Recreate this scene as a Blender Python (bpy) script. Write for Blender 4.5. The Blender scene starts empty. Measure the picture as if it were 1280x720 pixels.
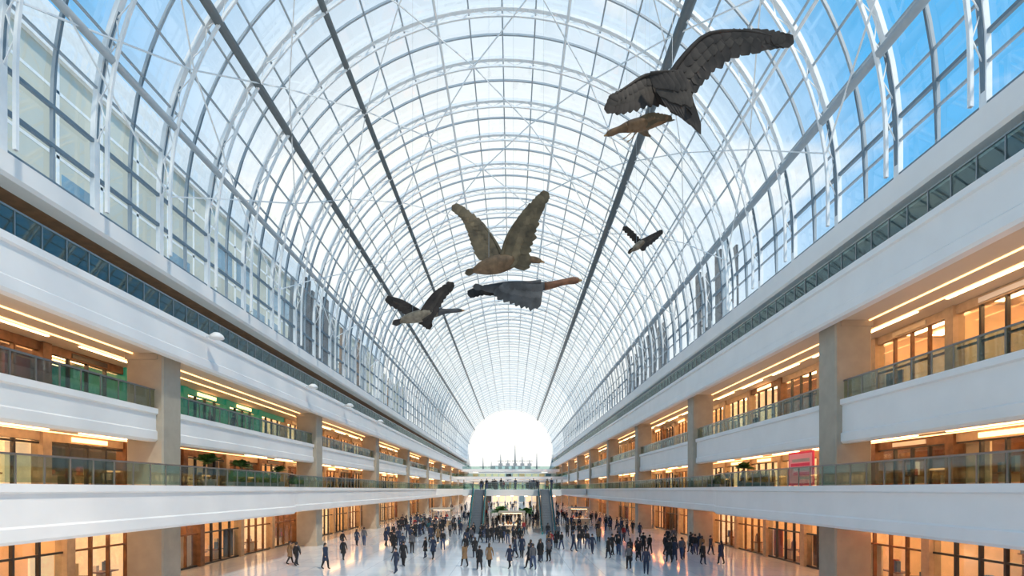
import bpy, bmesh, math, random
from mathutils import Vector, Matrix
random.seed(7)
sc = bpy.context.scene
E = 5.5            # eye height above ground floor
S = 24.0           # column spacing
YEND = 237.0
CX, CZ, R = -0.7, 21.3, 18.3   # vault axis / radius

# ------------------------------------------------------------------ materials
def nm(name):
    m = bpy.data.materials.new(name); m.use_nodes = True
    return m, m.node_tree.nodes, m.node_tree.links
def mat(name, col, rough=0.5, metal=0.0, noise=0.06, scale=3.0, spec=0.5, emit=None, es=0.0, bump=0.0):
    m, n, l = nm(name)
    b = n['Principled BSDF']
    b.inputs['Roughness'].default_value = rough
    b.inputs['Metallic'].default_value = metal
    b.inputs['Specular IOR Level'].default_value = spec
    tc = n.new('ShaderNodeTexCoord'); t = n.new('ShaderNodeTexNoise')
    t.inputs['Scale'].default_value = scale; t.inputs['Detail'].default_value = 5
    l.new(tc.outputs['Object'], t.inputs['Vector'])
    r = n.new('ShaderNodeValToRGB')
    r.color_ramp.elements[0].position = .3; r.color_ramp.elements[1].position = .7
    r.color_ramp.elements[0].color = (*[max(0, c*(1-noise)) for c in col], 1)
    r.color_ramp.elements[1].color = (*[min(1, c*(1+noise)) for c in col], 1)
    l.new(t.outputs['Fac'], r.inputs['Fac']); l.new(r.outputs['Color'], b.inputs['Base Color'])
    if emit:
        b.inputs['Emission Color'].default_value = (*emit, 1)
        b.inputs['Emission Strength'].default_value = es
    if bump:
        bp = n.new('ShaderNodeBump'); bp.inputs['Strength'].default_value = bump
        l.new(t.outputs['Fac'], bp.inputs['Height']); l.new(bp.outputs['Normal'], b.inputs['Normal'])
    return m
def emis(name, col, s):
    m, n, l = nm(name)
    b = n['Principled BSDF']; b.inputs['Base Color'].default_value = (*col, 1)
    b.inputs['Emission Color'].default_value = (*col, 1); b.inputs['Emission Strength'].default_value = s
    return m
def glass(name, tint, refl=0.08, rough=0.02, spread=0.35):
    m, n, l = nm(name)
    for x in list(n):
        if x.type != 'OUTPUT_MATERIAL': n.remove(x)
    out = [x for x in n if x.type == 'OUTPUT_MATERIAL'][0]
    tr = n.new('ShaderNodeBsdfTransparent'); tr.inputs['Color'].default_value = (*tint, 1)
    gl = n.new('ShaderNodeBsdfGlossy'); gl.inputs['Roughness'].default_value = rough
    gl.inputs['Color'].default_value = (.9, .95, 1, 1)
    lw = n.new('ShaderNodeLayerWeight'); lw.inputs['Blend'].default_value = .25
    mr = n.new('ShaderNodeMapRange'); mr.inputs['To Min'].default_value = refl; mr.inputs['To Max'].default_value = refl+spread
    l.new(lw.outputs['Fresnel'], mr.inputs['Value'])
    mx = n.new('ShaderNodeMixShader')
    l.new(mr.outputs[0], mx.inputs[0]); l.new(tr.outputs[0], mx.inputs[1]); l.new(gl.outputs[0], mx.inputs[2])
    l.new(mx.outputs[0], out.inputs['Surface'])
    return m

M = {}
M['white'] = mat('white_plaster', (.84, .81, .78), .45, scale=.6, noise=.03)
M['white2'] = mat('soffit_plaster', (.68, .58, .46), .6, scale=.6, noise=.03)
M['steel'] = mat('painted_steel', (.78, .80, .81), .35, noise=.04)
M['steel_m'] = mat('mullion_steel', (.34, .39, .43), .4, noise=.04)
M['steel_s'] = mat('side_mullion_steel', (.14, .20, .25), .4, noise=.04)
M['steel_d'] = mat('grey_steel', (.13, .15, .16), .4, .3)
M['stone'] = mat('limestone_column', (.40, .345, .27), .6, noise=.08, scale=1.5, bump=.05)
M['wood'] = mat('wood_soffit', (.30, .15, .07), .5, noise=.25, scale=2)
M['dark'] = mat('dark_panel', (.04, .038, .038), .35)
M['shopwall'] = mat('glowing_shop_wall', (.60, .38, .20), .6, noise=.3, scale=.8, emit=(1, .50, .19), es=.42)  # warm interior light put into the wall material as emission
M['shopwood'] = mat('shop_walnut', (.20, .09, .04), .5, noise=.3)
M['pier'] = mat('travertine_pier', (.50, .36, .23), .5, noise=.12)
M['green'] = mat('glowing_teal_shop_wall', (.03, .25, .16), .5, emit=(.03, .4, .25), es=.2)  # green-lit look painted in: wall and frame emit a weak glow
M['pale'] = mat('glowing_pale_shop_wall', (.70, .56, .38), .5, noise=.2, emit=(1, .70, .40), es=.70)  # pale wall with added emission so the bays look brightly lit
M['lamp'] = emis('warm_lamp', (1, .62, .30), 10)
M['cove'] = emis('cove_strip', (1, .52, .20), 4.0)
M['red'] = mat('poster_red', (.60, .04, .08), .5, emit=(.8, .05, .12), es=.3)
M['pink'] = mat('poster_pink', (.75, .35, .38), .5, emit=(.9, .3, .32), es=.3)
M['g1'] = mat('goods_cream', (.7, .58, .4), .6)
M['g2'] = mat('goods_brown', (.20, .09, .04), .6)
M['g3'] = mat('goods_blue', (.1, .16, .25), .6)
M['g4'] = mat('goods_red', (.4, .08, .05), .6)
M['vglass'] = glass('roof_glass', (.95, .98, 1.0), .01, .03, .12)
M['rglass'] = glass('railing_glass', (.68, .80, .77), .03, .02, .18)
M['sglass'] = glass('shop_glass', (.96, .96, .94), .03, .02, .15)
M['chrome'] = mat('brushed_steel', (.30, .30, .30), .3, .8)
M['leaf'] = mat('palm_leaf', (.06, .15, .03), .5, noise=.3)
M['trunk'] = mat('palm_trunk', (.16, .10, .06), .8, noise=.3)
M['pot'] = mat('ceramic_pot', (.25, .23, .21), .5)
M['soil'] = mat('soil', (.05, .035, .02), .9)
M['step'] = mat('escalator_step', (.22, .23, .24), .4, .6)
M['escg'] = mat('escalator_side_green', (.02, .20, .22), .25, .1)
M['rubber'] = mat('black_rubber', (.02, .02, .02), .5)
M['bldg'] = mat('outside_cream_facade', (.60, .58, .47), .7, noise=.12, scale=.12)
M['bldgw'] = mat('outside_white_parapet', (.88, .88, .86), .6)
M['bwin'] = mat('outside_window', (.20, .30, .36), .15, noise=.25, scale=.2)
M['pav'] = mat('pavilion_grey_stone', (.34, .34, .34), .7, noise=.1)
M['finb'] = mat('rust_brown_fin', (.24, .16, .10), .6, noise=.2)

# tiled floor
m, n, l = nm('polished_floor_tiles'); b = n['Principled BSDF']
tc = n.new('ShaderNodeTexCoord'); br = n.new('ShaderNodeTexBrick')
br.offset = 0; br.inputs['Scale'].default_value = .5
br.inputs['Color1'].default_value = (.72, .75, .78, 1); br.inputs['Color2'].default_value = (.65, .68, .72, 1)
br.inputs['Mortar'].default_value = (.48, .50, .52, 1); br.inputs['Mortar Size'].default_value = .01
br.inputs['Brick Width'].default_value = 1; br.inputs['Row Height'].default_value = 1
l.new(tc.outputs['Object'], br.inputs['Vector']); l.new(br.outputs['Color'], b.inputs['Base Color'])
b.inputs['Roughness'].default_value = .08; b.inputs['Specular IOR Level'].default_value = .9
M['floor'] = m

class MB:
    def __init__(s): s.v = []; s.f = []; s.mi = []; s.mats = []; s.sm = []
    def m(s, k):
        if k not in s.mats: s.mats.append(k)
        return s.mats.index(k)
    def add(s, vs, fs, k, smooth=False):
        o = len(s.v); s.v += [tuple(p) for p in vs]; i = s.m(k)
        for f in fs: s.f.append(tuple(o+j for j in f)); s.mi.append(i); s.sm.append(smooth)
    def box(s, x0, x1, y0, y1, z0, z1, k):
        if x0 > x1: x0, x1 = x1, x0
        vs = [(x0,y0,z0),(x1,y0,z0),(x1,y1,z0),(x0,y1,z0),(x0,y0,z1),(x1,y0,z1),(x1,y1,z1),(x0,y1,z1)]
        s.add(vs, [(0,3,2,1),(4,5,6,7),(0,1,5,4),(1,2,6,5),(2,3,7,6),(3,0,4,7)], k)
    def rod(s, a, b, r, k, n=4, r2=None):
        a = Vector(a); b = Vector(b); d = b-a
        if d.length < 1e-6: return
        d.normalize(); u = d.orthogonal().normalized(); w = d.cross(u)
        r2 = r if r2 is None else r2
        vs = []
        for p, q in ((a, r), (b, r2)):
            for i in range(n):
                t = 2*math.pi*i/n; vs.append(p+u*math.cos(t)*q+w*math.sin(t)*q)
        fs = [(i, (i+1) % n, n+(i+1) % n, n+i) for i in range(n)]
        fs += [tuple(range(n-1, -1, -1)), tuple(range(n, 2*n))]
        s.add(vs, fs, k, n > 5)
    def tube(s, pts, rad, k, n=10, flat=1.0):
        pts = [Vector(p) for p in pts]; vs = []; L = len(pts)
        up = Vector((0, 1, 0))
        for i, p in enumerate(pts):
            d = (pts[min(i+1, L-1)]-pts[max(i-1, 0)]).normalized()
            u = d.cross(up)
            if u.length < .01: u = d.orthogonal()
            u.normalize(); w = u.cross(d).normalized()
            for j in range(n):
                t = 2*math.pi*j/n; vs.append(p+u*math.cos(t)*rad[i]+w*math.sin(t)*rad[i]*flat)
        fs = []
        for i in range(L-1):
            for j in range(n):
                fs.append((i*n+j, i*n+(j+1) % n, (i+1)*n+(j+1) % n, (i+1)*n+j))
        fs += [tuple(range(n-1, -1, -1)), tuple(range((L-1)*n, L*n))]
        s.add(vs, fs, k, True)
    def loft(s, prof, stations, k, closed=True):
        n = len(prof); vs = []
        for y, dx in stations: vs += [(x+dx, y, z) for x, z in prof]
        fs = []
        for i in range(len(stations)-1):
            for j in range(n):
                fs.append((i*n+j, i*n+(j+1) % n, (i+1)*n+(j+1) % n, (i+1)*n+j))
        fs += [tuple(range(n-1, -1, -1)), tuple(range((len(stations)-1)*n, len(stations)*n))]
        s.add(vs, fs, k)
    def lathe(s, c, prof, k, n=20):
        c = Vector(c); vs = []
        for r, z in prof:
            for j in range(n):
                t = 2*math.pi*j/n; vs.append(c+Vector((r*math.cos(t), r*math.sin(t), z)))
        fs = []
        for i in range(len(prof)-1):
            for j in range(n):
                fs.append((i*n+j, i*n+(j+1) % n, (i+1)*n+(j+1) % n, (i+1)*n+j))
        s.add(vs, fs, k, True)
    def mesh(s, name):
        me = bpy.data.meshes.new(name); me.from_pydata(s.v, [], s.f)
        for k in s.mats: me.materials.append(M[k])
        me.polygons.foreach_set('material_index', s.mi)
        me.polygons.foreach_set('use_smooth', s.sm)
        bm = bmesh.new(); bm.from_mesh(me); bmesh.ops.recalc_face_normals(bm, faces=bm.faces); bm.to_mesh(me); bm.free()
        me.update(); return me
    def obj(s, name, parent=None, loc=None):
        o = bpy.data.objects.new(name, s.mesh(name)); sc.collection.objects.link(o)
        if loc: o.location = loc
        if parent: o.parent = parent
        return o
def empty(name, loc=(0, 0, 0)):
    o = bpy.data.objects.new(name, None); o.location = loc; sc.collection.objects.link(o); return o

# ------------------------------------------------------------------ vault
Y0 = 2.0
def arc(r, a0=180, a1=0, n=48):
    return [(CX+r*math.cos(math.radians(a0+(a1-a0)*i/n)), CZ+r*math.sin(math.radians(a0+(a1-a0)*i/n))) for i in range(n+1)]
def full(dr):
    return [(-19.0-dr, 18.1)] + arc(R+dr) + [(17.6+dr, 19.7)]
def archpath(mb, y, dr_in, dr_out, w, k):
    A = full(dr_in); B = full(dr_out); n = len(A); vs = []
    for i in range(n):
        for p, yy in ((A[i], y-w/2), (A[i], y+w/2), (B[i], y+w/2), (B[i], y-w/2)): vs.append((p[0], yy, p[1]))
    fs = []
    for i in range(n-1):
        for j in range(4): fs.append((i*4+j, i*4+(j+1) % 4, i*4+4+(j+1) % 4, i*4+4+j))
    mb.add(vs, fs, k)
def vp(a, dr): a = math.radians(a); return (CX+(R+dr)*math.cos(a), CZ+(R+dr)*math.sin(a))
vf = MB(); PITCH = 4.7
ys = []
y = Y0
while y <= YEND+.1:
    ys.append(y)
    archpath(vf, y, -.12, .10, .32, 'steel')
    archpath(vf, y, -.64, -.50, .14, 'steel')
    if y < 130:
        for j in range(0, 60):
            a = 180-3*j; b = a-3
            p = vp(a, -.1); q = vp(b, -.5)
            if j % 2: p = vp(a, -.5); q = vp(b, -.1)
            vf.rod((p[0], y, p[1]), (q[0], y, q[1]), .03, 'steel')
    if y+PITCH < YEND and y < 150: archpath(vf, y+PITCH/2, -.07, .07, .13, 'steel_m')
    y += PITCH
angs = [7.5*i for i in range(0, 25)]
for a in angs:
    x, z = vp(a, -.04); vf.rod((x, Y0, z), (x, YEND, z), .07, 'steel_m')
for a, r, k in ((13, .22, 'steel_m'), (50, .34, 'steel_d'), (128, .22, 'steel_d'), (148, .26, 'steel_d'), (168, .18, 'steel_m'), (28, .1, 'steel'), (75, .1, 'steel'), (105, .1, 'steel')):
    x, z = vp(a, -.45); vf.rod((x, Y0, z), (x, YEND, z), r, k, 6)
for i in range(0, len(ys)-4, 3):
    ya, yb = ys[i], ys[i+3]
    if ya > 110: break
    for j in range(1, 23, 4):
        p = vp(angs[j], -.5); q = vp(angs[min(24, j+4)], -.5); mid = vp((angs[j]+angs[min(24, j+4)])/2, -.5); ym = (ya+yb)/2
        vf.rod((p[0], ya, p[1]), (mid[0], ym, mid[1]), .05, 'steel'); vf.rod((mid[0], ym, mid[1]), (q[0], yb, q[1]), .05, 'steel')
        vf.rod((q[0], ya, q[1]), (mid[0], ym, mid[1]), .05, 'steel'); vf.rod((mid[0], ym, mid[1]), (p[0], yb, p[1]), .05, 'steel')
for x, zs in ((-19.0, (18.15, 19.7, 21.3)), (17.6, (19.75, 22.4))):
    for z in zs: vf.rod((x-.02*(1 if x > 0 else -1), Y0, z), (x-.02*(1 if x > 0 else -1), YEND, z), .11, 'steel_s')
yy = Y0; q_ = 0
while yy < 190:
    for sgn, xb, zb in ((-1, -19.0, 18.1), (1, 17.6, 19.7)):
        a0 = 180 if sgn < 0 else 0
        prev = (xb, zb); rr_ = (.10 if q_ % 2 == 0 else .06)*(1.4 if sgn > 0 else .8)
        for k in range(0, 3 if sgn > 0 else 4):
            a = a0-6.5*k if sgn < 0 else 6.5*k
            q = vp(a, -.06); vf.rod((prev[0], yy, prev[1]), (q[0], yy, q[1]), rr_, 'steel_s'); prev = q
    yy += PITCH/2; q_ += 1
vf.obj('roof_vault_frame')
vg = MB(); A = full(.12); n_ = len(A)
vs = [(x, Y0, z) for x, z in A]+[(x, YEND, z) for x, z in A]
vg.add(vs, [(i, i+1, n_+i+1, n_+i) for i in range(n_-1)], 'vglass', True)
vg.obj('roof_vault_glazing')

# fin screens standing on the flat roofs outside the side glazing
def finscreen(side, x, y0, y1, z0, z1, ks, wmin=.7, wmax=1.5):
    mb = MB(); rnd = random.Random(int(y0*7)); yy = y0
    while yy < y1:
        w = rnd.uniform(wmin, wmax); zb = z1-rnd.uniform(0, 2.2); lean = rnd.uniform(.2, 1.2); k = rnd.choice(ks); X = side*x
        mb.add([(X, yy, z0), (X, yy+w, z0), (X, yy+w+lean, zb), (X, yy+lean, zb),
                (X+side*.2, yy, z0), (X+side*.2, yy+w, z0), (X+side*.2, yy+w+lean, zb), (X+side*.2, yy+lean, zb)],
               [(0,1,2,3),(4,7,6,5),(0,4,5,1),(3,2,6,7),(0,3,7,4),(1,5,6,2)], k)
        yy += w+rnd.uniform(.4, 1.1)
    mb.box(side*(x+.25), side*(x+.4), y0, y1, z0, z0+.4, 'steel_d')
    for h in (.35, .7): mb.box(side*(x+.22), side*(x+.32), y0+.4, y1+.4, z0+(z1-z0)*h, z0+(z1-z0)*h+.15, 'steel_d')
    mb.obj('rooftop_fin_screen')
finscreen(1, 20.5, 51, 62, 19.72, 30, ['dark', 'dark', 'steel_d', 'bldgw'], .9, 1.7)
finscreen(1, 20.5, 74, 100, 19.72, 30, ['dark', 'dark', 'steel_d'], 1.0, 2.2)
finscreen(-1, 21.5, 54, 68, 18.12, 28, ['dark', 'steel_d', 'bldgw', 'dark'], .9, 1.8)
finscreen(-1, 21.5, 70, 112, 18.12, 27, ['finb', 'bldgw', 'bldg', 'steel_m'], 1.0, 2.0)

# ------------------------------------------------------------------ gallery slabs
def slab(name, side, prof, stations, k='white', extra=None):
    mb = MB(); mb.loft([(side*x, z) for x, z in prof], [(y, side*dx) for y, dx in stations], k)
    return mb
st = [(Y0, 0), (YEND, 0)]
stL1 = [(Y0, -1.3), (43, -1.3), (44.2, -1.15), (45.5, -.7), (46.8, -.15), (48, 0), (YEND, 0)]
OUT = 29
def fprof(x, zt, zb, zc):
    return [(x+.35, zt), (x, zt), (x, zt-.28), (x+.12, zt-.34), (x+.12, zb+.62), (x+.04, zb+.55), (x+.04, zb+.12), (x+.14, zb), (x+.55, zb), (x+.55, zc), (OUT, zc), (OUT, zt-.2), (x+.35, zt-.2)]
cfg = {
  1: dict(col=17.6, l1=(17.1, 5.7, 3.6), l2=(17.85, 10.4, 8.0), l3=(16.8, 16.7, 14.4), top=(18.5, 19.7), shop=22.2),
 -1: dict(col=19.0, l1=(18.2, 5.7, 3.6), l2=(19.25, 9.9, 8.1), l3=(18.0, 14.7, 12.6), top=(17.2, 18.1), shop=23.6)}
for sd, nme in ((1, 'right'), (-1, 'left')):
    c = cfg[sd]
    for lv, (x, zt, zb) in (('lower', c['l1']), ('middle', c['l2']), ('upper', c['l3'])):
        stn = stL1 if lv == 'lower' else st
        mb = slab('', sd, fprof(x, zt, zb, zb+.35), stn)
        zc = zb+.35
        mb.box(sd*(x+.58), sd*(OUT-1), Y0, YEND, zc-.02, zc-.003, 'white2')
        mb.box(sd*(x+2.6), sd*(x+2.68), Y0, YEND, zc-.07, zc-.021, 'cove')
        mb.box(sd*(x+3.9), sd*(x+4.0), Y0, YEND, zc-.07, zc-.021, 'cove')
        mb.obj('gallery_slab_%s_%s' % (lv, nme))
    zb, zt = c['top']; x = 17.45 if sd > 0 else 18.85
    mb = MB()
    mb.loft([(sd*x, zt), (sd*x, zb+.15), (sd*(x+.1), zb), (sd*(x+.9), zb), (sd*(x+.9), zb+.3), (sd*OUT, zb+.3), (sd*OUT, zt), (sd*(x+.9), zt)], st, 'white')
    mb.box(sd*(x+.9), sd*(x+6), Y0, YEND, zb+.2, zb+.295, 'wood' if sd < 0 else 'dark')
    mb.obj('trim_%s' % nme)
    rails = MB()
    for lv, (xx, zt, zb), in (('lower', c['l1']), ('middle', c['l2']), ('upper', c['l3'])):
        segs = [(Y0, YEND, 0)] if lv != 'lower' else [(Y0, 43, -1.3), (48, YEND, 0)]
        for ya, yb, d in segs:
            X = sd*(xx+.22+d)
            rails.box(X-.012, X+.012, ya, yb, zt+.05, zt+1.0, 'rglass')
            rails.box(X-.035, X+.035, ya, yb, zt+1.0, zt+1.07, 'chrome')
            yy = ya+.5
            while yy < yb:
                rails.box(X-.025, X+.025, yy-.025, yy+.025, zt, zt+1.0, 'chrome'); yy += 1.2 if yy < 90 else 3.6
        if lv == 'lower':
            Xa, Xb = sd*(xx+.22-1.3), sd*(xx+.22)
            rails.add([(Xa, 43, zt), (Xb, 48, zt), (Xb, 48, zt+1), (Xa, 43, zt+1)], [(0, 1, 2, 3)], 'rglass')
            rails.rod((Xa, 43, zt+1.03), (Xb, 48, zt+1.03), .04, 'chrome')
    rails.obj('glass_railing_%s' % nme)
    y = 1.27*S
    while y < YEND-4:
        cb = MB(); X = c['col']
        zt = c['l3'][2]+.34
        w0 = 2.0
        b_ = .08
        x0, x1, y0, y1 = X, X+w0, y, y+1.7
        ring = [(x0+b_, y0), (x1-b_, y0), (x1, y0+b_), (x1, y1-b_), (x1-b_, y1), (x0+b_, y1), (x0, y1-b_), (x0, y0+b_)]
        vs = [(sd*a, b, .003) for a, b in ring]+[(sd*a, b, zt) for a, b in ring]
        cb.add(vs, [(i, (i+1) % 8, 8+(i+1) % 8, 8+i) for i in range(8)]+[tuple(range(8)), tuple(range(8, 16))], 'stone')
        cb.box(sd*(x0-.06), sd*(x1+.06), y0-.06, y1+.06, .003, .35, 'stone')
        cb.box(sd*(x0+.3), sd*(x1+.05), y0-.05, y1+.05, zt-.35, zt-.003, 'stone')
        cb.obj('column'); y += S

# ------------------------------------------------------------------ storefronts
def storefront(sd, name, zf, zc, xs, seed, styles):
    rnd = random.Random(seed); mb = MB(); y = 4.0; k = 0
    L = 6.0; D = 4.5
    while y < YEND-L:
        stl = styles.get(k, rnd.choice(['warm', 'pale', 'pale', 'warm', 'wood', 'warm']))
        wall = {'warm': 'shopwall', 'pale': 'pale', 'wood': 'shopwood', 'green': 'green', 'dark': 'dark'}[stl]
        def bx(a, b, ya, yb, za, zb_, kk): mb.box(sd*(xs+a), sd*(xs+b), ya, yb, za, zb_, kk)
        H = zc-zf
        fr = 'pier' if stl in ('warm', 'pale') else ('green' if stl == 'green' else 'shopwood')
        bx(-.15, .45, y, y+.55, zf, zc, fr)
        hdr = .45
        bx(0, .3, y+.55, y+L, zc-hdr, zc, fr)
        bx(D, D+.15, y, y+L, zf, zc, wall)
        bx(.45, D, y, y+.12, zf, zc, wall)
        bx(.3, D, y, y+L, zf+.002, zf+.03, 'g2' if stl != 'pale' else 'pier')
        if stl != 'dark':
            bx(.9, 1.5, y+1, y+L-1, zc-.16, zc-.10, 'lamp')
            bx(2.5, 3.1, y+1, y+L-1, zc-.16, zc-.10, 'lamp')
            if stl != 'green': bx(-1.3, -1.15, y+1, y+L-1, zc-.04, zc-.0, 'lamp')
        if y < 150 and rnd.random() < .7:
            bx(-.06, 0, y+2, y+L-1.4, zc-.36, zc-.12, rnd.choice(['cove', 'dark', 'cove', 'g1', 'dark', 'white']))
        bx(.1, .13, y+.55, y+L, zf+.1, zc-hdr, 'sglass')
        bx(.04, .2, y+.55, y+L, zf, zf+.12, 'dark')
        if y < 160:
            kk = 'dark' if rnd.random() < .6 else 'shopwood'
            for q in (1.9, 3.2, 4.6):
                bx(.03, .2, y+q-.06, y+q+.06, zf+.1, zc-hdr, kk)
            bx(.04, .19, y+.55, y+L, zf+2.3, zf+2.4, kk)
            for q0, q1 in ((.6, 1.9), (4.6, 6.0)):
                if rnd.random() < .4: bx(.5, .6, y+q0, y+q1, zf+.1, zf+2.3, rnd.choice(['shopwood', 'g4', 'dark', 'g1', 'pale', 'pale']))
            for sz in (.5, 1.1, 1.7, 2.3):
                if sz+.5 > H: continue
                bx(D-.5, D, y+.4, y+L-.3, zf+sz, zf+sz+.05, 'shopwood')
                yy = y+.5
                while yy < y+L-.7:
                    w = rnd.uniform(.2, .5)
                    if rnd.random() < .8: bx(D-.45, D-.1, yy, yy+w*.85, zf+sz+.05, zf+sz+.05+rnd.uniform(.15, .42), rnd.choice(['g1', 'g2', 'g3', 'g4', 'g2']))
                    yy += w
            for q in (1.2, 3.6):
                bx(.7, 1.5, y+q, y+q+1.3, zf+.75, zf+.82, 'shopwood'); bx(.9, 1.3, y+q+.3, y+q+1, zf+.03, zf+.75, 'g1')
                for _ in range(3):
                    a = rnd.uniform(.75, 1.2); bq = y+q+rnd.uniform(.05, 1.0)
                    bx(a, a+.22, bq, bq+.22, zf+.82, zf+.82+rnd.uniform(.2, .8), rnd.choice(['g1', 'g2', 'g4', 'g3', 'white']))
        y += L; k += 1
    mb.obj(name)
for sd, nme in ((1, 'right'), (-1, 'left')):
    c = cfg[sd]; xs = c['shop']
    storefront(sd, 'storefront_row_ground_'+nme, 0.003, c['l1'][2]+.32, xs-1.2, 11*sd+20, {})
    storefront(sd, 'storefront_row_lower_'+nme, c['l1'][1]-.197, c['l2'][2]+.32, xs, 13*sd+40, {3: 'pale', 4: 'pale', 5: 'dark', 6: 'dark', 7: 'warm'} if sd < 0 else {5: 'wood', 6: 'pale', 4: 'wood'})
    storefront(sd, 'storefront_row_middle_'+nme, c['l2'][1]-.197, c['l3'][2]+.32, xs, 17*sd+60, {4: 'wood', 3: 'wood', 5: 'green', 6: 'green', 7: 'green', 8: 'green'} if sd < 0 else {5: 'warm', 4: 'warm'})
    mb = MB(); zf = c['l3'][1]-.197; zc = c['top'][0]+.3
    mb.box(sd*(xs+.5), sd*(xs+.7), Y0, YEND, zf, zc-.1, 'bwin' if sd < 0 else 'dark')
    y = Y0
    while y < YEND-1:
        mb.box(sd*(xs+.4), sd*(xs+.5), y, y+.15, zf, zc-.1, 'steel_m'); y += 3
    mb.obj('window_%d' % (1 if sd > 0 else 2))
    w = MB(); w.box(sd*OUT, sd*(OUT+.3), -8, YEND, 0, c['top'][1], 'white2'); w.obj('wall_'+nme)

# ------------------------------------------------------------------ floor, end wall
f = MB(); f.box(-OUT, OUT, -8, YEND+60, -.3, 0, 'floor'); f.obj('floor')
ew = MB(); rr = R-.8; zlow = 12.6
zc_ = CZ-1
ew.box(-OUT, OUT, YEND, YEND+.4, 0, zlow, 'white')
for i in range(16):
    za = zlow+(zc_-zlow)*i/16; zb = zlow+(zc_-zlow)*(i+1)/16
    xa = math.sqrt(rr*rr-(zc_-za)**2); xb = math.sqrt(rr*rr-(zc_-zb)**2)
    for s_ in (-1, 1):
        ew.add([(CX+s_*xa, YEND, za), (s_*OUT, YEND, za), (s_*OUT, YEND, zb), (CX+s_*xb, YEND, zb)], [(0, 1, 2, 3)], 'white')
for zf in (.3, 5.8, 9.6):
    for i in range(12):
        x = -16.5+2.8*i; ew.box(x, x+2.2, YEND-.08, YEND-.01, zf, zf+2.6, random.choice(['pale', 'shopwall', 'bwin', 'dark', 'pale']))
    ew.box(-17.3, 17.3, YEND-1.6, YEND-.09, zf-.5 if zf > 1 else -.001, zf-.1 if zf > 1 else .004, 'white')
ew.obj('wall_back')

br_ = MB()
br_.loft([(-17.3, 5.7), (-17.3, 4.3), (17.0, 4.3), (17.0, 5.7)], [(128, 0), (134, 0)], 'white')
br_.box(-17, 17, 128.1, 128.14, 5.7, 6.7, 'rglass'); br_.box(-17, 17, 128.08, 128.16, 6.7, 6.78, 'chrome')
br_.loft([(-7, 5.5), (-7, 4.6), (7, 4.6), (7, 5.5)], [(79.6, 0), (127.99, 0)], 'white')
for x in (-6.9, 6.9):
    br_.box(x-.015, x+.015, 79.6, 128, 5.5, 6.5, 'rglass'); br_.box(x-.04, x+.04, 79.6, 128, 6.5, 6.57, 'chrome')
br_.box(-3.4, 3.4, 79.65, 79.68, 5.5, 6.5, 'rglass'); br_.box(-3.4, 3.4, 79.62, 79.7, 6.5, 6.57, 'chrome')
for yy in (82, 100, 118):
    for x in (-5.5, 5.5): br_.rod((x, yy, .003), (x, yy, 4.6), .4, 'stone', 16)
for i in range(7):
    x = -6+2*i; br_.lathe((x, 80.6, 4.52), [(.001, 0), (.22, 0), (.22, .07), (.001, .079)], 'lamp', 12)
for yy, z in ((176, 9.6), (205, 13.0)):
    br_.box(-18.8, 17.4, yy, yy+4, z-.9, z, 'white'); br_.box(-18.8, 17.4, yy+.1, yy+.14, z, z+1, 'rglass')
br_.obj('footbridge')

def escalator(x):
    root = empty('escalator', (x, 69, 0))
    w = .85; L = 9.5; H = 5.5; fl = 1.0
    mb = MB(); n = 30
    for i in range(n):
        y0 = fl+L*i/n*.95; z0 = H*(i+1)/n
        mb.box(-w+.2, w-.2, y0, y0+L/n+.05, z0-.25, z0, 'step')
    mb.obj('steps', root)
    for nm_, s_ in (('balustrade_left', -1), ('balustrade_right', 1)):
        b2 = MB(); xx = s_*w
        prof = [(-.4, .005), (fl+1.2, .005), (fl+L, H-.9), (fl+L, H+.05), (fl+L*.95, H+.25), (fl, .3), (-.4, .3)]
        vs = [(xx-.09, a, b) for a, b in prof]+[(xx+.09, a, b) for a, b in prof]; k = len(prof)
        b2.add(vs, [(i, (i+1) % k, k+(i+1) % k, k+i) for i in range(k)]+[tuple(range(k)), tuple(range(k, 2*k))], 'escg')
        g = [(-.3, .3), (fl, .3), (fl+L*.95, H+.25), (fl+L, H+.25), (fl+L, H+1.0), (fl+L*.95, H+1.0), (fl, 1.0), (-.3, 1.0)]
        b2.add([(xx, a, b) for a, b in g], [tuple(range(8))], 'escg')
        hp = [(xx, -.4, .4), (xx, -.55, .65), (xx, -.5, .95), (xx, -.2, 1.05), (xx, fl, 1.05), (xx, fl+L*.95, H+1.05), (xx, fl+L, H+1.05)]
        for a, b in zip(hp[:-1], hp[1:]): b2.rod(a, b, .06, 'rubber', 6)
        b2.obj(nm_, root)
escalator(-4.6); escalator(4.6)

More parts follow.
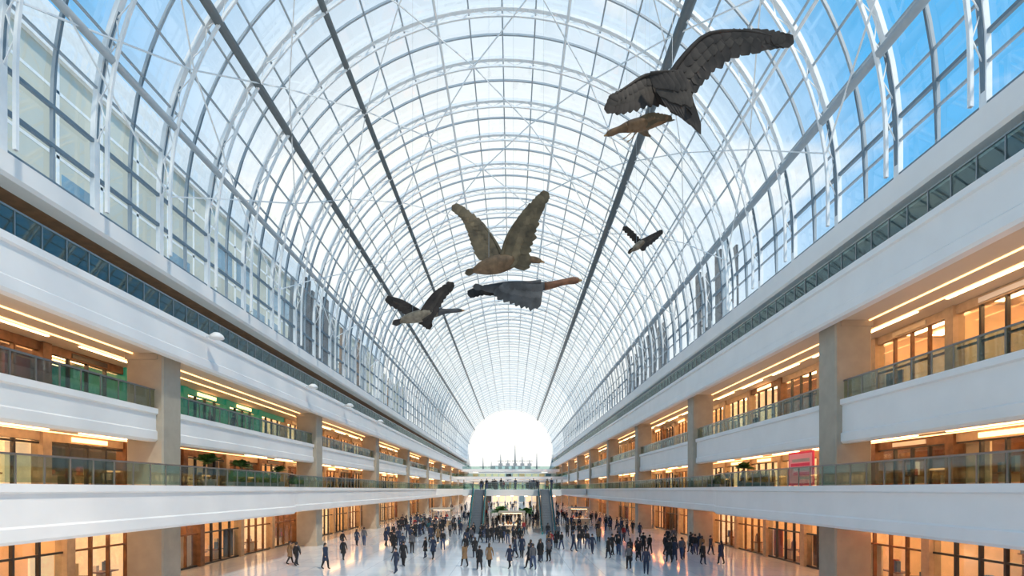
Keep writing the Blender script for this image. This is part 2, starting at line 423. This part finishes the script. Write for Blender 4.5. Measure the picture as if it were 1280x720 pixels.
# ------------------------------------------------------------------ plants & kiosks
def palm(x, y, z, h, name='potted_palm', seed=1):
    rnd = random.Random(seed); mb = MB()
    mb.lathe((0, 0, 0), [(.001, .003), (.32, .003), (.36, .1), (.45, .6), (.5, .62), (.5, .7), (.42, .7), (.40, .6), (.001, .6)], 'pot')
    mb.lathe((0, 0, 0), [(.40, .62), (.2, .66), (.001, .66)], 'soil')
    tp = [(0.02*math.sin(i), .02*math.cos(i*1.3), .6+(h*.5)*i/8) for i in range(9)]
    mb.tube(tp, [.09-.005*i+(.012 if i % 2 else 0) for i in range(9)], 'trunk', 8)
    top = Vector(tp[-1])
    for i in range(20):
        a = i*2.4; el = rnd.uniform(.3, 1.35); L = h*.5*rnd.uniform(.8, 1.1)
        d = Vector((math.cos(a)*math.cos(el), math.sin(a)*math.cos(el), math.sin(el)))
        pts = [top+d*L*t+Vector((0, 0, -L*.45*t*t)) for t in [j/10 for j in range(11)]]
        mb.tube(pts, [.018*(1-.08*j) for j in range(11)], 'leaf', 4)
        side = d.cross(Vector((0, 0, 1))).normalized()
        for j in range(1, 11):
            dr = (pts[j]-pts[j-1]).normalized(); ll = L*.32*math.sin(math.pi*min(1, j/11+.12))
            for s_ in (-1, 1):
                t = pts[j]+side*s_*ll+dr*ll*.5-Vector((0, 0, ll*.35)); w = dr*.05
                mb.add([pts[j]-w, pts[j]+w, (pts[j]+t)/2+w*1.2, t, (pts[j]+t)/2-w*1.2], [(0, 1, 2, 3, 4)], 'leaf')
    return mb.obj(name, loc=(x, y, z))
i = 0
for x, y, z, h in [(18.6, 45, 5.5, 2.2), (-20.6, 38, 5.5, 2.4), (-20.4, 42, 5.5, 2.2), (-20.6, 49.5, 5.5, 2.0),
                   (20.4, 60, 5.5, 2.0), (-1.6, 76, 0, 3.6), (1.8, 77, 0, 3.4)]:
    i += 1; palm(x, y, z, h, seed=i)
def hedge(x, y, z, L, seed):
    rnd = random.Random(seed); mb = MB()
    mb.box(-.28, .28, 0, L, .003, .5, 'pot'); mb.box(-.24, .24, .04, L-.04, .5, .52, 'soil')
    for _ in range(int(L*110)):
        b = Vector((rnd.uniform(-.22, .22), rnd.uniform(.05, L-.05), .5))
        d = Vector((rnd.gauss(0, .3), rnd.gauss(0, .45), 1)).normalized(); Lh = rnd.uniform(.25, .9)
        t = b+d*Lh; s = d.orthogonal().normalized()*.05
        mb.add([b, (b+t)/2-s, t, (b+t)/2+s], [(0, 1, 2, 3)], 'leaf')
    mb.obj('planter_box', loc=(x, y, z))
for x, y, L in ((-18.1, 36, 3.0), (-18.1, 40, 3.0), (-20.4, 52, 4), (17.0, 37, 3), (18.5, 49, 3.5)):
    hedge(x, y, 5.5, L, int(y))
def kiosk(x, y):
    mb = MB()
    mb.box(-1.5, 1.5, -1, 1, .003, .95, 'pier'); mb.box(-1.65, 1.65, -1.15, 1.15, .95, 1.03, 'white')
    for a in (-1.4, 1.4):
        for b in (-.9, .9): mb.rod((a, b, 1.03), (a, b, 2.5), .05, 'chrome', 8)
    mb.box(-1.7, 1.7, -1.2, 1.2, 2.5, 2.75, 'stone'); mb.box(-1.2, 1.2, -.7, .7, 2.45, 2.499, 'lamp')
    for k in range(8):
        a = -1.3+k*.35; mb.box(a, a+.22, -.5, -.2, 1.03, 1.03+random.uniform(.15, .5), random.choice(['g1', 'g4', 'g2', 'g3']))
    mb.obj('retail_kiosk', loc=(x, y, 0))
kiosk(-10.5, 84); kiosk(10.5, 88); kiosk(0, 72)

def poster(x, y0, y1, z0, z1):
    mb = MB(); mb.box(x-.05, x+.05, y0, y1, z0, z1, 'red'); mb.box(x-.08, x-.05, y0+.15, y1-.15, z0+.15, z1-.15, 'pink')
    n = 5
    for i in range(n):
        z = z0+.4+(z1-z0-.8)*i/n
        mb.box(x-.1, x-.08, y0+.4, y0+.4+(y1-y0-.8)*random.uniform(.5, 1), z, z+.22, 'red' if i % 2 else 'white')
    for yy in (y0+.3, y1-.3): mb.box(x-.03, x+.03, yy-.03, yy+.03, 5.5, z0, 'chrome')
    mb.obj('advertising_poster')
poster(20.6, 38.2, 41.6, 5.8, 8.2)

for y in (33, 49, 60, 74):
    mb = MB()
    mb.rod((0, 0, 0), (.35, 0, .12), .05, 'steel', 8)
    mb.lathe((.6, 0, -.05), [(.001, .3), (.18, .28), (.34, .16), (.42, 0), (.38, -.06), (.001, -.03)], 'white')
    mb.obj('floodlight', loc=(-18.0, y, 14.5))

# ------------------------------------------------------------------ outside
ob = MB()
ob.box(-46, -35, -5, 150, 0, 38.5, 'bldg'); ob.box(-46, -34.6, -5.2, 150.2, 38.5, 42, 'bldgw')
y = -3
while y < 148:
    ob.box(-35.25, -34.98, y, y+.3, 10, 38.5, 'bldgw')
    for z in (22, 27, 32):
        if random.random() < .2: ob.box(-35.06, -34.98, y+.5, y+4.0, z, z+3.0, 'bwin')
    y += 4.6
for z in (21, 26, 31, 36): ob.box(-35.2, -34.98, -5, 150, z, z+.25, 'bldgw')
ob.obj('neighbouring_building')
ob = MB()
ob.box(34, 44, 70, 200, 0, 31, 'bwin')
for y in range(70, 200, 5): ob.box(33.8, 34, y, y+.5, 0, 31, 'steel')
for z in range(18, 31, 4): ob.box(33.8, 34, 70, 200, z, z+.4, 'steel')
ob.obj('glass_office_block')
ob = MB()
yb = YEND+30
ob.box(-16, 14, yb, yb+10, 0, 14.0, 'pav'); ob.box(-10, 9, yb+1, yb+9, 14.0, 17.0, 'pav')
for i in range(9): ob.box(-15+3.2*i, -13.4+3.2*i, yb-.05, yb, 8, 13, 'bldgw')
for i in range(5): ob.box(-8+3.2*i, -6.6+3.2*i, yb+.95, yb+1, 14.5, 16.6, 'bldgw')
for x, h in ((-14, 21), (-10, 19), (-5.5, 22.5), (-2, 20), (1.5, 27), (5, 21.5), (8.5, 20), (12, 23)):
    zb = 17 if -10 < x < 9 else 14.0
    ob.rod((x, yb+4, zb-.5), (x, yb+4, h), .5, 'pav', 8, .12)
    ob.box(x-1.0, x+1.0, yb+3.6, yb+4.4, zb, zb+1.2, 'pav')
    ob.rod((x-1.6, yb+4, zb+2.4), (x+1.6, yb+4, zb+2.4), .14, 'pav', 6)
ob.obj('harbour_pavilion')

# ------------------------------------------------------------------ geese
M['gA'] = mat('goose_dark_feather', (.026, .021, .018), .6, noise=.5, scale=3, spec=.25)
M['gA2'] = mat('goose_dark_covert', (.034, .028, .023), .6, noise=.5, scale=3, spec=.25)
M['gC'] = mat('goose_olive_feather', (.080, .062, .036), .6, noise=.45, scale=3, spec=.25)
M['gC2'] = mat('goose_olive_covert', (.105, .080, .046), .6, noise=.45, scale=3, spec=.25)
M['gD'] = mat('goose_tan_body', (.13, .082, .045), .6, noise=.45, scale=4, spec=.25)
M['gE'] = mat('goose_slate_feather', (.050, .052, .055), .6, noise=.4, scale=3, spec=.25)
M['gE2'] = mat('goose_slate_covert', (.070, .072, .074), .6, noise=.4, scale=3, spec=.25)
M['gF'] = mat('goose_russet_neck', (.14, .065, .035), .6, noise=.35, scale=5, spec=.25)
M['gG'] = mat('goose_pale_belly', (.16, .135, .10), .6, noise=.45, scale=5, spec=.25)
M['beak'] = mat('goose_beak', (.24, .14, .05), .5)
M['wire'] = mat('suspension_wire', (.5, .5, .5), .3, .8)
def cat(P, T):
    n = len(P)-1; x = T*n; i = min(int(x), n-1); t = x-i
    p = [Vector(P[max(0, min(n, i+k))]) for k in (-1, 0, 1, 2)]
    return .5*((2*p[1])+(p[2]-p[0])*t+(2*p[0]-5*p[1]+4*p[2]-p[3])*t*t+(-p[0]+3*p[1]-3*p[2]+p[3])*t**3)
def feather(mb, root, d, nrm, L, w, k, curl=.08):
    d = d.normalized(); side = d.cross(nrm).normalized(); nrm = side.cross(d).normalized()
    vs = []; fs = []; n = 7
    for i in range(n+1):
        t = i/n; hw = w*(.6+.75*min(1, t*1.6)) if t < .75 else w*1.35*math.sqrt(max(.02, 1-((t-.75)/.25)**2))
        c = root+d*L*t-nrm*curl*L*t*t
        vs += [c-side*hw-nrm*hw*.04, c+nrm*hw*.05, c+side*hw-nrm*hw*.10]
    for i in range(n):
        a = i*3; fs += [(a, a+1, a+4, a+3), (a+1, a+2, a+5, a+4)]
    mb.add(vs, fs, k, True)
def wing(mb, P, chord, lr, lt, ks, nf=20, tipd=None, bone=3.0, mid=1.12):
    chord = Vector(chord).normalized()
    P = [Vector(p) for p in P]
    span = (P[-1]-P[0]).normalized(); N = span.cross(chord).normalized()
    tipd = (P[-1]-P[-2]).normalized() if tipd is None else Vector(tipd).normalized()
    for layer, (fr, off, kk, cnt) in enumerate(((1.0, 0, ks[0], nf), (.6, .5, ks[1], nf), (.34, 1.0, ks[2], nf-2))):
        for s_ in ((1,) if layer == 0 else (1, -1)):
            for i in range(cnt):
                t = i/(cnt-1); p = cat(P, t*.96)
                dr = chord.lerp(tipd, t**1.7*.92).normalized()
                L = (lr+(lt-lr)*t)*fr*random.uniform(.95, 1.05)*(1+(mid-1)*math.sin(math.pi*t))
                w = (P[-1]-P[0]).length/nf*.85
                feather(mb, p+N*off*s_, dr, N*s_, L, w, kk, .05*s_)
    pts = [cat(P, i/12) for i in range(13)]
    mb.tube(pts, [bone*(1-.8*i/12) for i in range(13)], ks[2], 8)
def goose(origin, u, spine, rad, kbody, kneck, wings, tail=None, legs=None):
    mb = MB(); n = 36
    P = [cat(spine, i/n) for i in range(n+1)]
    RR = [cat([(r, 0, 0) for r in rad], i/n).x for i in range(n+1)]
    cut = int(n*.56); bk = int(n*.93)
    mb.tube(P[:cut+1], RR[:cut+1], kbody, 14); mb.tube(P[cut:bk+1], RR[cut:bk+1], kneck, 14)
    mb.tube(P[bk:], [max(.6, r*.8) for r in RR[bk:]], 'beak', 8, .6)
    h = P[bk-2]; r = RR[bk-2]
    for s_ in (-1, 1): mb.lathe(h+Vector((0, s_*r*.85, r*.3-.4)), [(.001, .9), (.6, .7), (.8, .3), (.6, -.2), (.001, -.4)], 'rubber', 8)
    sp = [Vector(p) for p in spine]
    td = (sp[0]-sp[1]).normalized(); tl = tail or 12
    sd_ = td.cross(Vector((0, 1, 0))).normalized()*.35+Vector((0, 1, 0))*.93
    for i in range(9):
        a = (i-4)*.09; feather(mb, sp[0]-td*9, (td+sd_*a), td.cross(sd_).normalized(), tl*(1-abs(i-4)*.06)+8, max(1.0, tl*.09), wings[0][4][0], .02)
    for w in wings: wing(mb, w[0], w[1], w[2], w[3], w[4], *(w[5:]))
    for a, b in (legs or []):
        mb.rod(a, b, .8, 'beak', 6, .5)
        for q in (-.4, 0, .4): mb.rod(b, Vector(b)+Vector((-4, q*5, -2)), .5, 'beak', 5, .2)
    c = Vector(origin)
    mb.v = [tuple(Vector(p)*u) for p in mb.v]
    for q in (.25, .55):
        p = Vector(cat(spine, q))*u; x = c.x+p.x
        zt = CZ+math.sqrt(R*R-(x-CX)**2)-.4
        mb.rod(p, (p.x, p.y, zt-c.z), .004, 'wire', 4)
    return mb.obj('goose_sculpture', loc=origin)
dk = ('gA', 'gA2', 'gA'); ol = ('gC', 'gC2', 'gC'); sl = ('gE', 'gE2', 'gE'); tn = ('gC', 'gD', 'gC')
goose((3.62, 13, 14.92), .0186,
      [(20,-12,-40),(10,-6,-24),(0,0,-6),(-4,12,6),(0,26,12),(6,38,15),(10,46,15)], [3,8,10,8,5,5,1.5], 'gA', 'gA',
      [([(2,0,10),(-26,6,14),(-50,2,-2),(-68,-6,-18)], (.55,0,-1), 44, 24, dk, 13, (-.5,0,-1), 4),
       ([(0,0,6),(20,-6,32),(48,-10,54),(94,-14,54),(124,-18,44)], (.25,0,-1), 50, 28, dk, 18, (.95,0,-.25), 4.5),
       ([(-24,-8,6),(-8,-12,6),(12,-14,6)], (.62,0,-1), 60, 80, dk, 9, (.28,0,-1), 3)], tail=14)
goose((3.2, 14, 14.6), .020,
      [(34,0,6),(20,0,4),(4,0,2),(-12,0,-1),(-26,0,-5),(-36,0,-9),(-45,0,-13)], [1.5,5,8,7,4,4,1], 'gD', 'gD',
      [([(-2,-5,5),(10,-10,8),(24,-14,2)], (.8,0,-.6), 16, 14, tn, 10, None, 2),
       ([(-2,5,4),(2,22,8),(14,34,10)], (1,0,-.2), 16, 12, tn, 10, None, 2)], legs=[((-6,-2,-5), (-18,-2,-16)), ((-2,2,-5), (-12,2,-17))])
goose((-.39, 18, 12.88), .0257,
      [(-34,0,-14),(-22,0,-10),(-5,0,-6),(12,0,-2),(28,0,1),(44,0,0),(56,0,-3)], [2.5,8,11,9,4,4,1], 'gD', 'gD',
      [([(4,5,3),(-6,8,26),(-22,10,48),(-46,12,66)], (-.8,0,.15), 36, 20, ol, 14, (-.8,0,.5), 3),
       ([(2,-5,0),(10,-8,26),(26,-10,50),(46,-12,66)], (.75,0,-.25), 36, 20, ol, 14, (.7,0,.65), 3)])
goose((.13, 18.5, 12.12), .0264,
      [(-44,0,2),(-32,0,1),(-10,0,2),(15,0,3),(38,0,4),(60,0,9),(74,0,11),(83,0,11)], [2,5,7.5,7,5,3.8,4.3,1], 'gE', 'gF',
      [([(30,-8,6),(20,-12,4),(6,-17,2),(-10,-20,0)], (-.12,-.1,-1), 35, 24, sl, 10, (-.8,0,-.6), 3),
       ([(10,8,6),(-14,14,12),(-36,18,10),(-52,20,4)], (-.45,0,-1), 17, 12, dk, 12, (-.95,0,-.3), 2.5)])
goose((-2.99, 19, 11.47), .0271,
      [(-30,0,-10),(-22,0,-7),(-5,0,-3),(12,0,1),(28,0,3),(42,0,4),(51,0,4)], [2,5.5,7.5,6,3,2.6,.8], 'gG', 'gE',
      [([(0,3,1),(-14,6,10),(-28,8,19),(-44,10,25)], (.35,0,-1), 20, 10, dk, 11, (-.5,0,-.6), 2.2),
       ([(-2,-4,2),(6,-6,14),(16,-8,25),(30,-10,33)], (.5,0,-1), 22, 11, dk, 11, (.9,0,-.1), 2.2)])
goose((5.94, 26, 17.01), .0371,
      [(-12,0,-12),(-6,0,-8),(1,0,-3),(8,0,1),(12,0,3),(16,0,5)], [1,3.6,4.6,2.6,1.8,.5], 'gG', 'gA',
      [([(1,2,0),(-5,3,8),(-11,4,16),(-17,5,22)], (.5,0,-1), 11, 6, dk, 9, (-.3,0,-1), 1.4),
       ([(0,-2,0),(8,-3,4),(16,-4,8),(22,-5,9)], (.3,0,-1), 12, 6, dk, 9, None, 1.4)], tail=5)

# ------------------------------------------------------------------ people
M['skin'] = mat('skin', (.45, .27, .19), .6); M['hair'] = mat('hair', (.03, .02, .015), .6); M['shoe'] = mat('shoe', (.02, .02, .02), .5)
cols = {'navy': (.02, .03, .06), 'black': (.012, .012, .014), 'grey': (.09, .09, .10), 'camel': (.20, .12, .06), 'red': (.25, .02, .02), 'white': (.5, .5, .5), 'denim': (.04, .06, .12), 'teal': (.02, .10, .12)}
for k, c in cols.items(): M['c_'+k] = mat('cloth_'+k, c, .85, noise=.15, scale=10)
def person_mesh(idx, stride, topc, botc, coat, longhair):
    me = bpy.data.meshes.new('p'); s = stride
    V = [(0,0,.95),(0,0,1.1),(0,.01,1.3),(0,0,1.44),(0,0,1.50),(0,.012,1.58),(0,.01,1.67)]
    Rr = [(.15,.11),(.13,.10),(.17,.12),(.09,.08),(.052,.052),(.075,.09),(.065,.08)]
    Ed = [(0,1),(1,2),(2,3),(3,4),(4,5),(5,6)]
    for sd, ph in ((-1, 1), (1, -1)):
        o = len(V); p = ph*s
        V += [(sd*.17,0,1.40),(sd*.22,-p*.35,1.14),(sd*.22,-p*.55+.08,.90),(sd*.22,-p*.6+.11,.80)]
        Rr += [(.065,.065),(.052,.052),(.038,.038),(.025,.042)]; Ed += [(2,o),(o,o+1),(o+1,o+2),(o+2,o+3)]
        o = len(V)
        V += [(sd*.09,0,.86),(sd*.10,p*.5+.03,.50),(sd*.10,p*.95-(.05 if p < 0 else 0),.10+(.05 if p < 0 else 0)),(sd*.11,p*.95+.15,.045)]
        Rr += [(.105,.105),(.078,.078),(.055,.055),(.045,.04)]; Ed += [(0,o),(o,o+1),(o+1,o+2),(o+2,o+3)]
    me.from_pydata(V, Ed, []); ob = bpy.data.objects.new('p', me); sc.collection.objects.link(ob)
    md = ob.modifiers.new('s', 'SKIN'); md.use_smooth_shade = True
    for i, r in enumerate(Rr): me.skin_vertices[0].data[i].radius = r; me.skin_vertices[0].data[i].use_root = (i == 0)
    sb = ob.modifiers.new('b', 'SUBSURF'); sb.levels = 1; sb.render_levels = 1
    dg = bpy.context.evaluated_depsgraph_get()
    m2 = bpy.data.meshes.new_from_object(ob.evaluated_get(dg)); m2.name = 'shopper_body'
    bpy.data.objects.remove(ob)
    m2.materials.clear()
    for k in ('skin', 'hair', 'c_'+topc, 'c_'+botc, 'shoe'): m2.materials.append(M[k])
    bm = bmesh.new(); bm.from_mesh(m2)
    for f in bm.faces:
        c = f.calc_center_median(); z = c.z
        arm = abs(c.x) > .19
        if z > 1.47: mi = 0
        elif arm and z < .88: mi = 0
        elif z < .08: mi = 4
        elif z < (.62 if coat else .96) and not (arm and z > .8): mi = 3
        else: mi = 2
        f.material_index = mi; f.smooth = True
    def part(fn, sc3, loc, mi):
        r = fn(bm)
        for v in r['verts']: v.co = Vector((v.co.x*sc3[0]+loc[0], v.co.y*sc3[1]+loc[1], v.co.z*sc3[2]+loc[2]))
        for f in {f for v in r['verts'] for f in v.link_faces}: f.material_index = mi; f.smooth = True
    sph = lambda b: bmesh.ops.create_uvsphere(b, u_segments=10, v_segments=8, radius=1)
    part(sph, (.090, .104, .10), (0, -.02, 1.64), 1)
    part(sph, (.012, .02, .02), (0, .115, 1.59), 0)
    if longhair: part(sph, (.085, .05, .14), (0, -.075, 1.53), 1)
    if coat:
        r = bmesh.ops.create_cone(bm, segments=12, radius1=.23, radius2=.165, depth=.45, cap_ends=True)
        for v in r['verts']: v.co = Vector((v.co.x, v.co.y*.75, v.co.z+.80))
        for f in {f for v in r['verts'] for f in v.link_faces}: f.material_index = 2
    bm.to_mesh(m2); bm.free()
    return m2
vars_ = [person_mesh(0, .25, 'black', 'denim', False, False), person_mesh(1, .18, 'navy', 'black', True, True), person_mesh(2, .05, 'grey', 'black', False, False),
         person_mesh(3, .28, 'camel', 'black', True, True), person_mesh(4, .22, 'black', 'black', True, False), person_mesh(5, .02, 'red', 'navy', False, True),
         person_mesh(6, .2, 'white', 'denim', False, False), person_mesh(7, .15, 'teal', 'grey', False, True), person_mesh(8, .2, 'navy', 'navy', False, False),
         person_mesh(9, .12, 'black', 'navy', True, True), person_mesh(10, .24, 'grey', 'denim', False, False), person_mesh(11, .2, 'black', 'black', False, False)]
wts = [3, 3, 2, 1, 3, .5, .8, .8, 3, 3, 1.5, 3]
crowd = empty('crowd_of_shoppers'); placed = []
obst = [(-1.6,76,1.1),(1.8,77,1.1),(-10.5,84,2.2),(10.5,88,2.2),(0,72,2.2)]
obst += [(x, y, 1.5) for x in (-4.6, 4.6) for y in (69, 71, 73, 75, 77, 79)]+[(x, y, .8) for x in (-5.5, 5.5) for y in (82, 100, 118)]
def addp(x, y, z=0.0):
    for a, b in placed:
        if abs(a-x) < .5 and abs(b-y) < .5: return
    if z == 0:
        for a, b, r in obst:
            if math.hypot(a-x, b-y) < r+.2: return
    elif x > 0 and z < 6 and 37 < y < 43: return
    placed.append((x, y))
    o = bpy.data.objects.new('shopper', random.choices(vars_, wts)[0]); o.parent = crowd
    o.location = (x, y, z+.003); o.rotation_euler = (0, 0, random.choice([0, math.pi])+random.gauss(0, .6))
    k = random.uniform(.95, 1.08); o.scale = (k, k, k); sc.collection.objects.link(o)
for _ in range(185):
    y = 40+random.random()**1.05*62; x = random.uniform(-16.4, 16.4)
    addp(x, y)
    if random.random() < .4: addp(x+random.uniform(.5, .8), y+random.uniform(-.5, .5))
for _ in range(12): addp(random.uniform(-14, 14), random.uniform(36, 42))
for _ in range(70): addp(random.uniform(-16, 16), random.uniform(95, 200))
placed = []
for _ in range(35): addp(random.uniform(-6.5, 6.5), random.uniform(80.5, 127), 5.5)
for sd in (-1, 1):
    c = cfg[sd]
    for _ in range(22): addp(sd*random.uniform(c['shop']-1.9, c['shop']-.7), random.uniform(51, 140), c['l1'][1]-.2)
    for _ in range(12): addp(sd*random.uniform(c['shop']-2.0, c['shop']-.7), random.uniform(34, 140), c['l2'][1]-.2)

# ------------------------------------------------------------------ world / light
w = bpy.data.worlds.new('sky'); sc.world = w; w.use_nodes = True
n = w.node_tree.nodes; l = w.node_tree.links; bg = n['Background']
tc = n.new('ShaderNodeTexCoord')
dot = n.new('ShaderNodeVectorMath'); dot.operation = 'DOT_PRODUCT'; v = Vector((-.07, .95, .28)).normalized(); dot.inputs[1].default_value = v
nrmz = n.new('ShaderNodeVectorMath'); nrmz.operation = 'NORMALIZE'
l.new(tc.outputs['Generated'], nrmz.inputs[0]); l.new(nrmz.outputs[0], dot.inputs[0])
nz = n.new('ShaderNodeTexNoise'); nz.inputs['Scale'].default_value = 2.6; nz.inputs['Detail'].default_value = 7; nz.inputs['Roughness'].default_value = .55
mp = n.new('ShaderNodeMapping'); mp.inputs['Scale'].default_value = (1, 1, 2.2)
l.new(nrmz.outputs[0], mp.inputs[0]); l.new(mp.outputs[0], nz.inputs['Vector'])
mr = n.new('ShaderNodeMapRange'); mr.inputs['From Min'].default_value = .80; mr.inputs['From Max'].default_value = .965
l.new(dot.outputs['Value'], mr.inputs['Value'])
c1 = n.new('ShaderNodeMapRange'); c1.inputs['From Min'].default_value = .54; c1.inputs['From Max'].default_value = .70; c1.inputs['To Max'].default_value = .75
l.new(nz.outputs['Fac'], c1.inputs['Value'])
sp = n.new('ShaderNodeSeparateXYZ'); l.new(nrmz.outputs[0], sp.inputs[0])
hz = n.new('ShaderNodeMapRange'); hz.inputs['From Min'].default_value = .22; hz.inputs['From Max'].default_value = 0.0
l.new(sp.outputs['Z'], hz.inputs['Value'])
mx1 = n.new('ShaderNodeMath'); mx1.operation = 'MAXIMUM'; l.new(mr.outputs[0], mx1.inputs[0]); l.new(hz.outputs[0], mx1.inputs[1])
ad = n.new('ShaderNodeMath'); ad.operation = 'ADD'; ad.use_clamp = True; l.new(mx1.outputs[0], ad.inputs[0]); l.new(c1.outputs[0], ad.inputs[1])
mc = n.new('ShaderNodeMix'); mc.data_type = 'RGBA'
mc.inputs[6].default_value = (.11, .46, .84, 1); mc.inputs[7].default_value = (1.0, .99, .93, 1)
l.new(ad.outputs[0], mc.inputs[0]); l.new(mc.outputs[2], bg.inputs['Color']); bg.inputs['Strength'].default_value = 1.15
sun = bpy.data.lights.new('sun', 'SUN'); sun.energy = 3.6; sun.angle = math.radians(4); sun.color = (1, .91, .77)
so = bpy.data.objects.new('sun', sun); sc.collection.objects.link(so); so.location = (0, 0, 60)
so.rotation_euler = Vector((-.40, .55, -.85)).to_track_quat('-Z', 'Y').to_euler()

cam = bpy.data.cameras.new('camera'); co = bpy.data.objects.new('camera', cam); sc.collection.objects.link(co)
cam.sensor_width = 36; cam.lens = 700/1280*36; cam.shift_y = 252/1280; cam.clip_end = 2000
co.location = (0, 0, E); co.rotation_euler = (math.radians(90), 0, 0); sc.camera = co
sc.view_settings.view_transform = 'Standard'
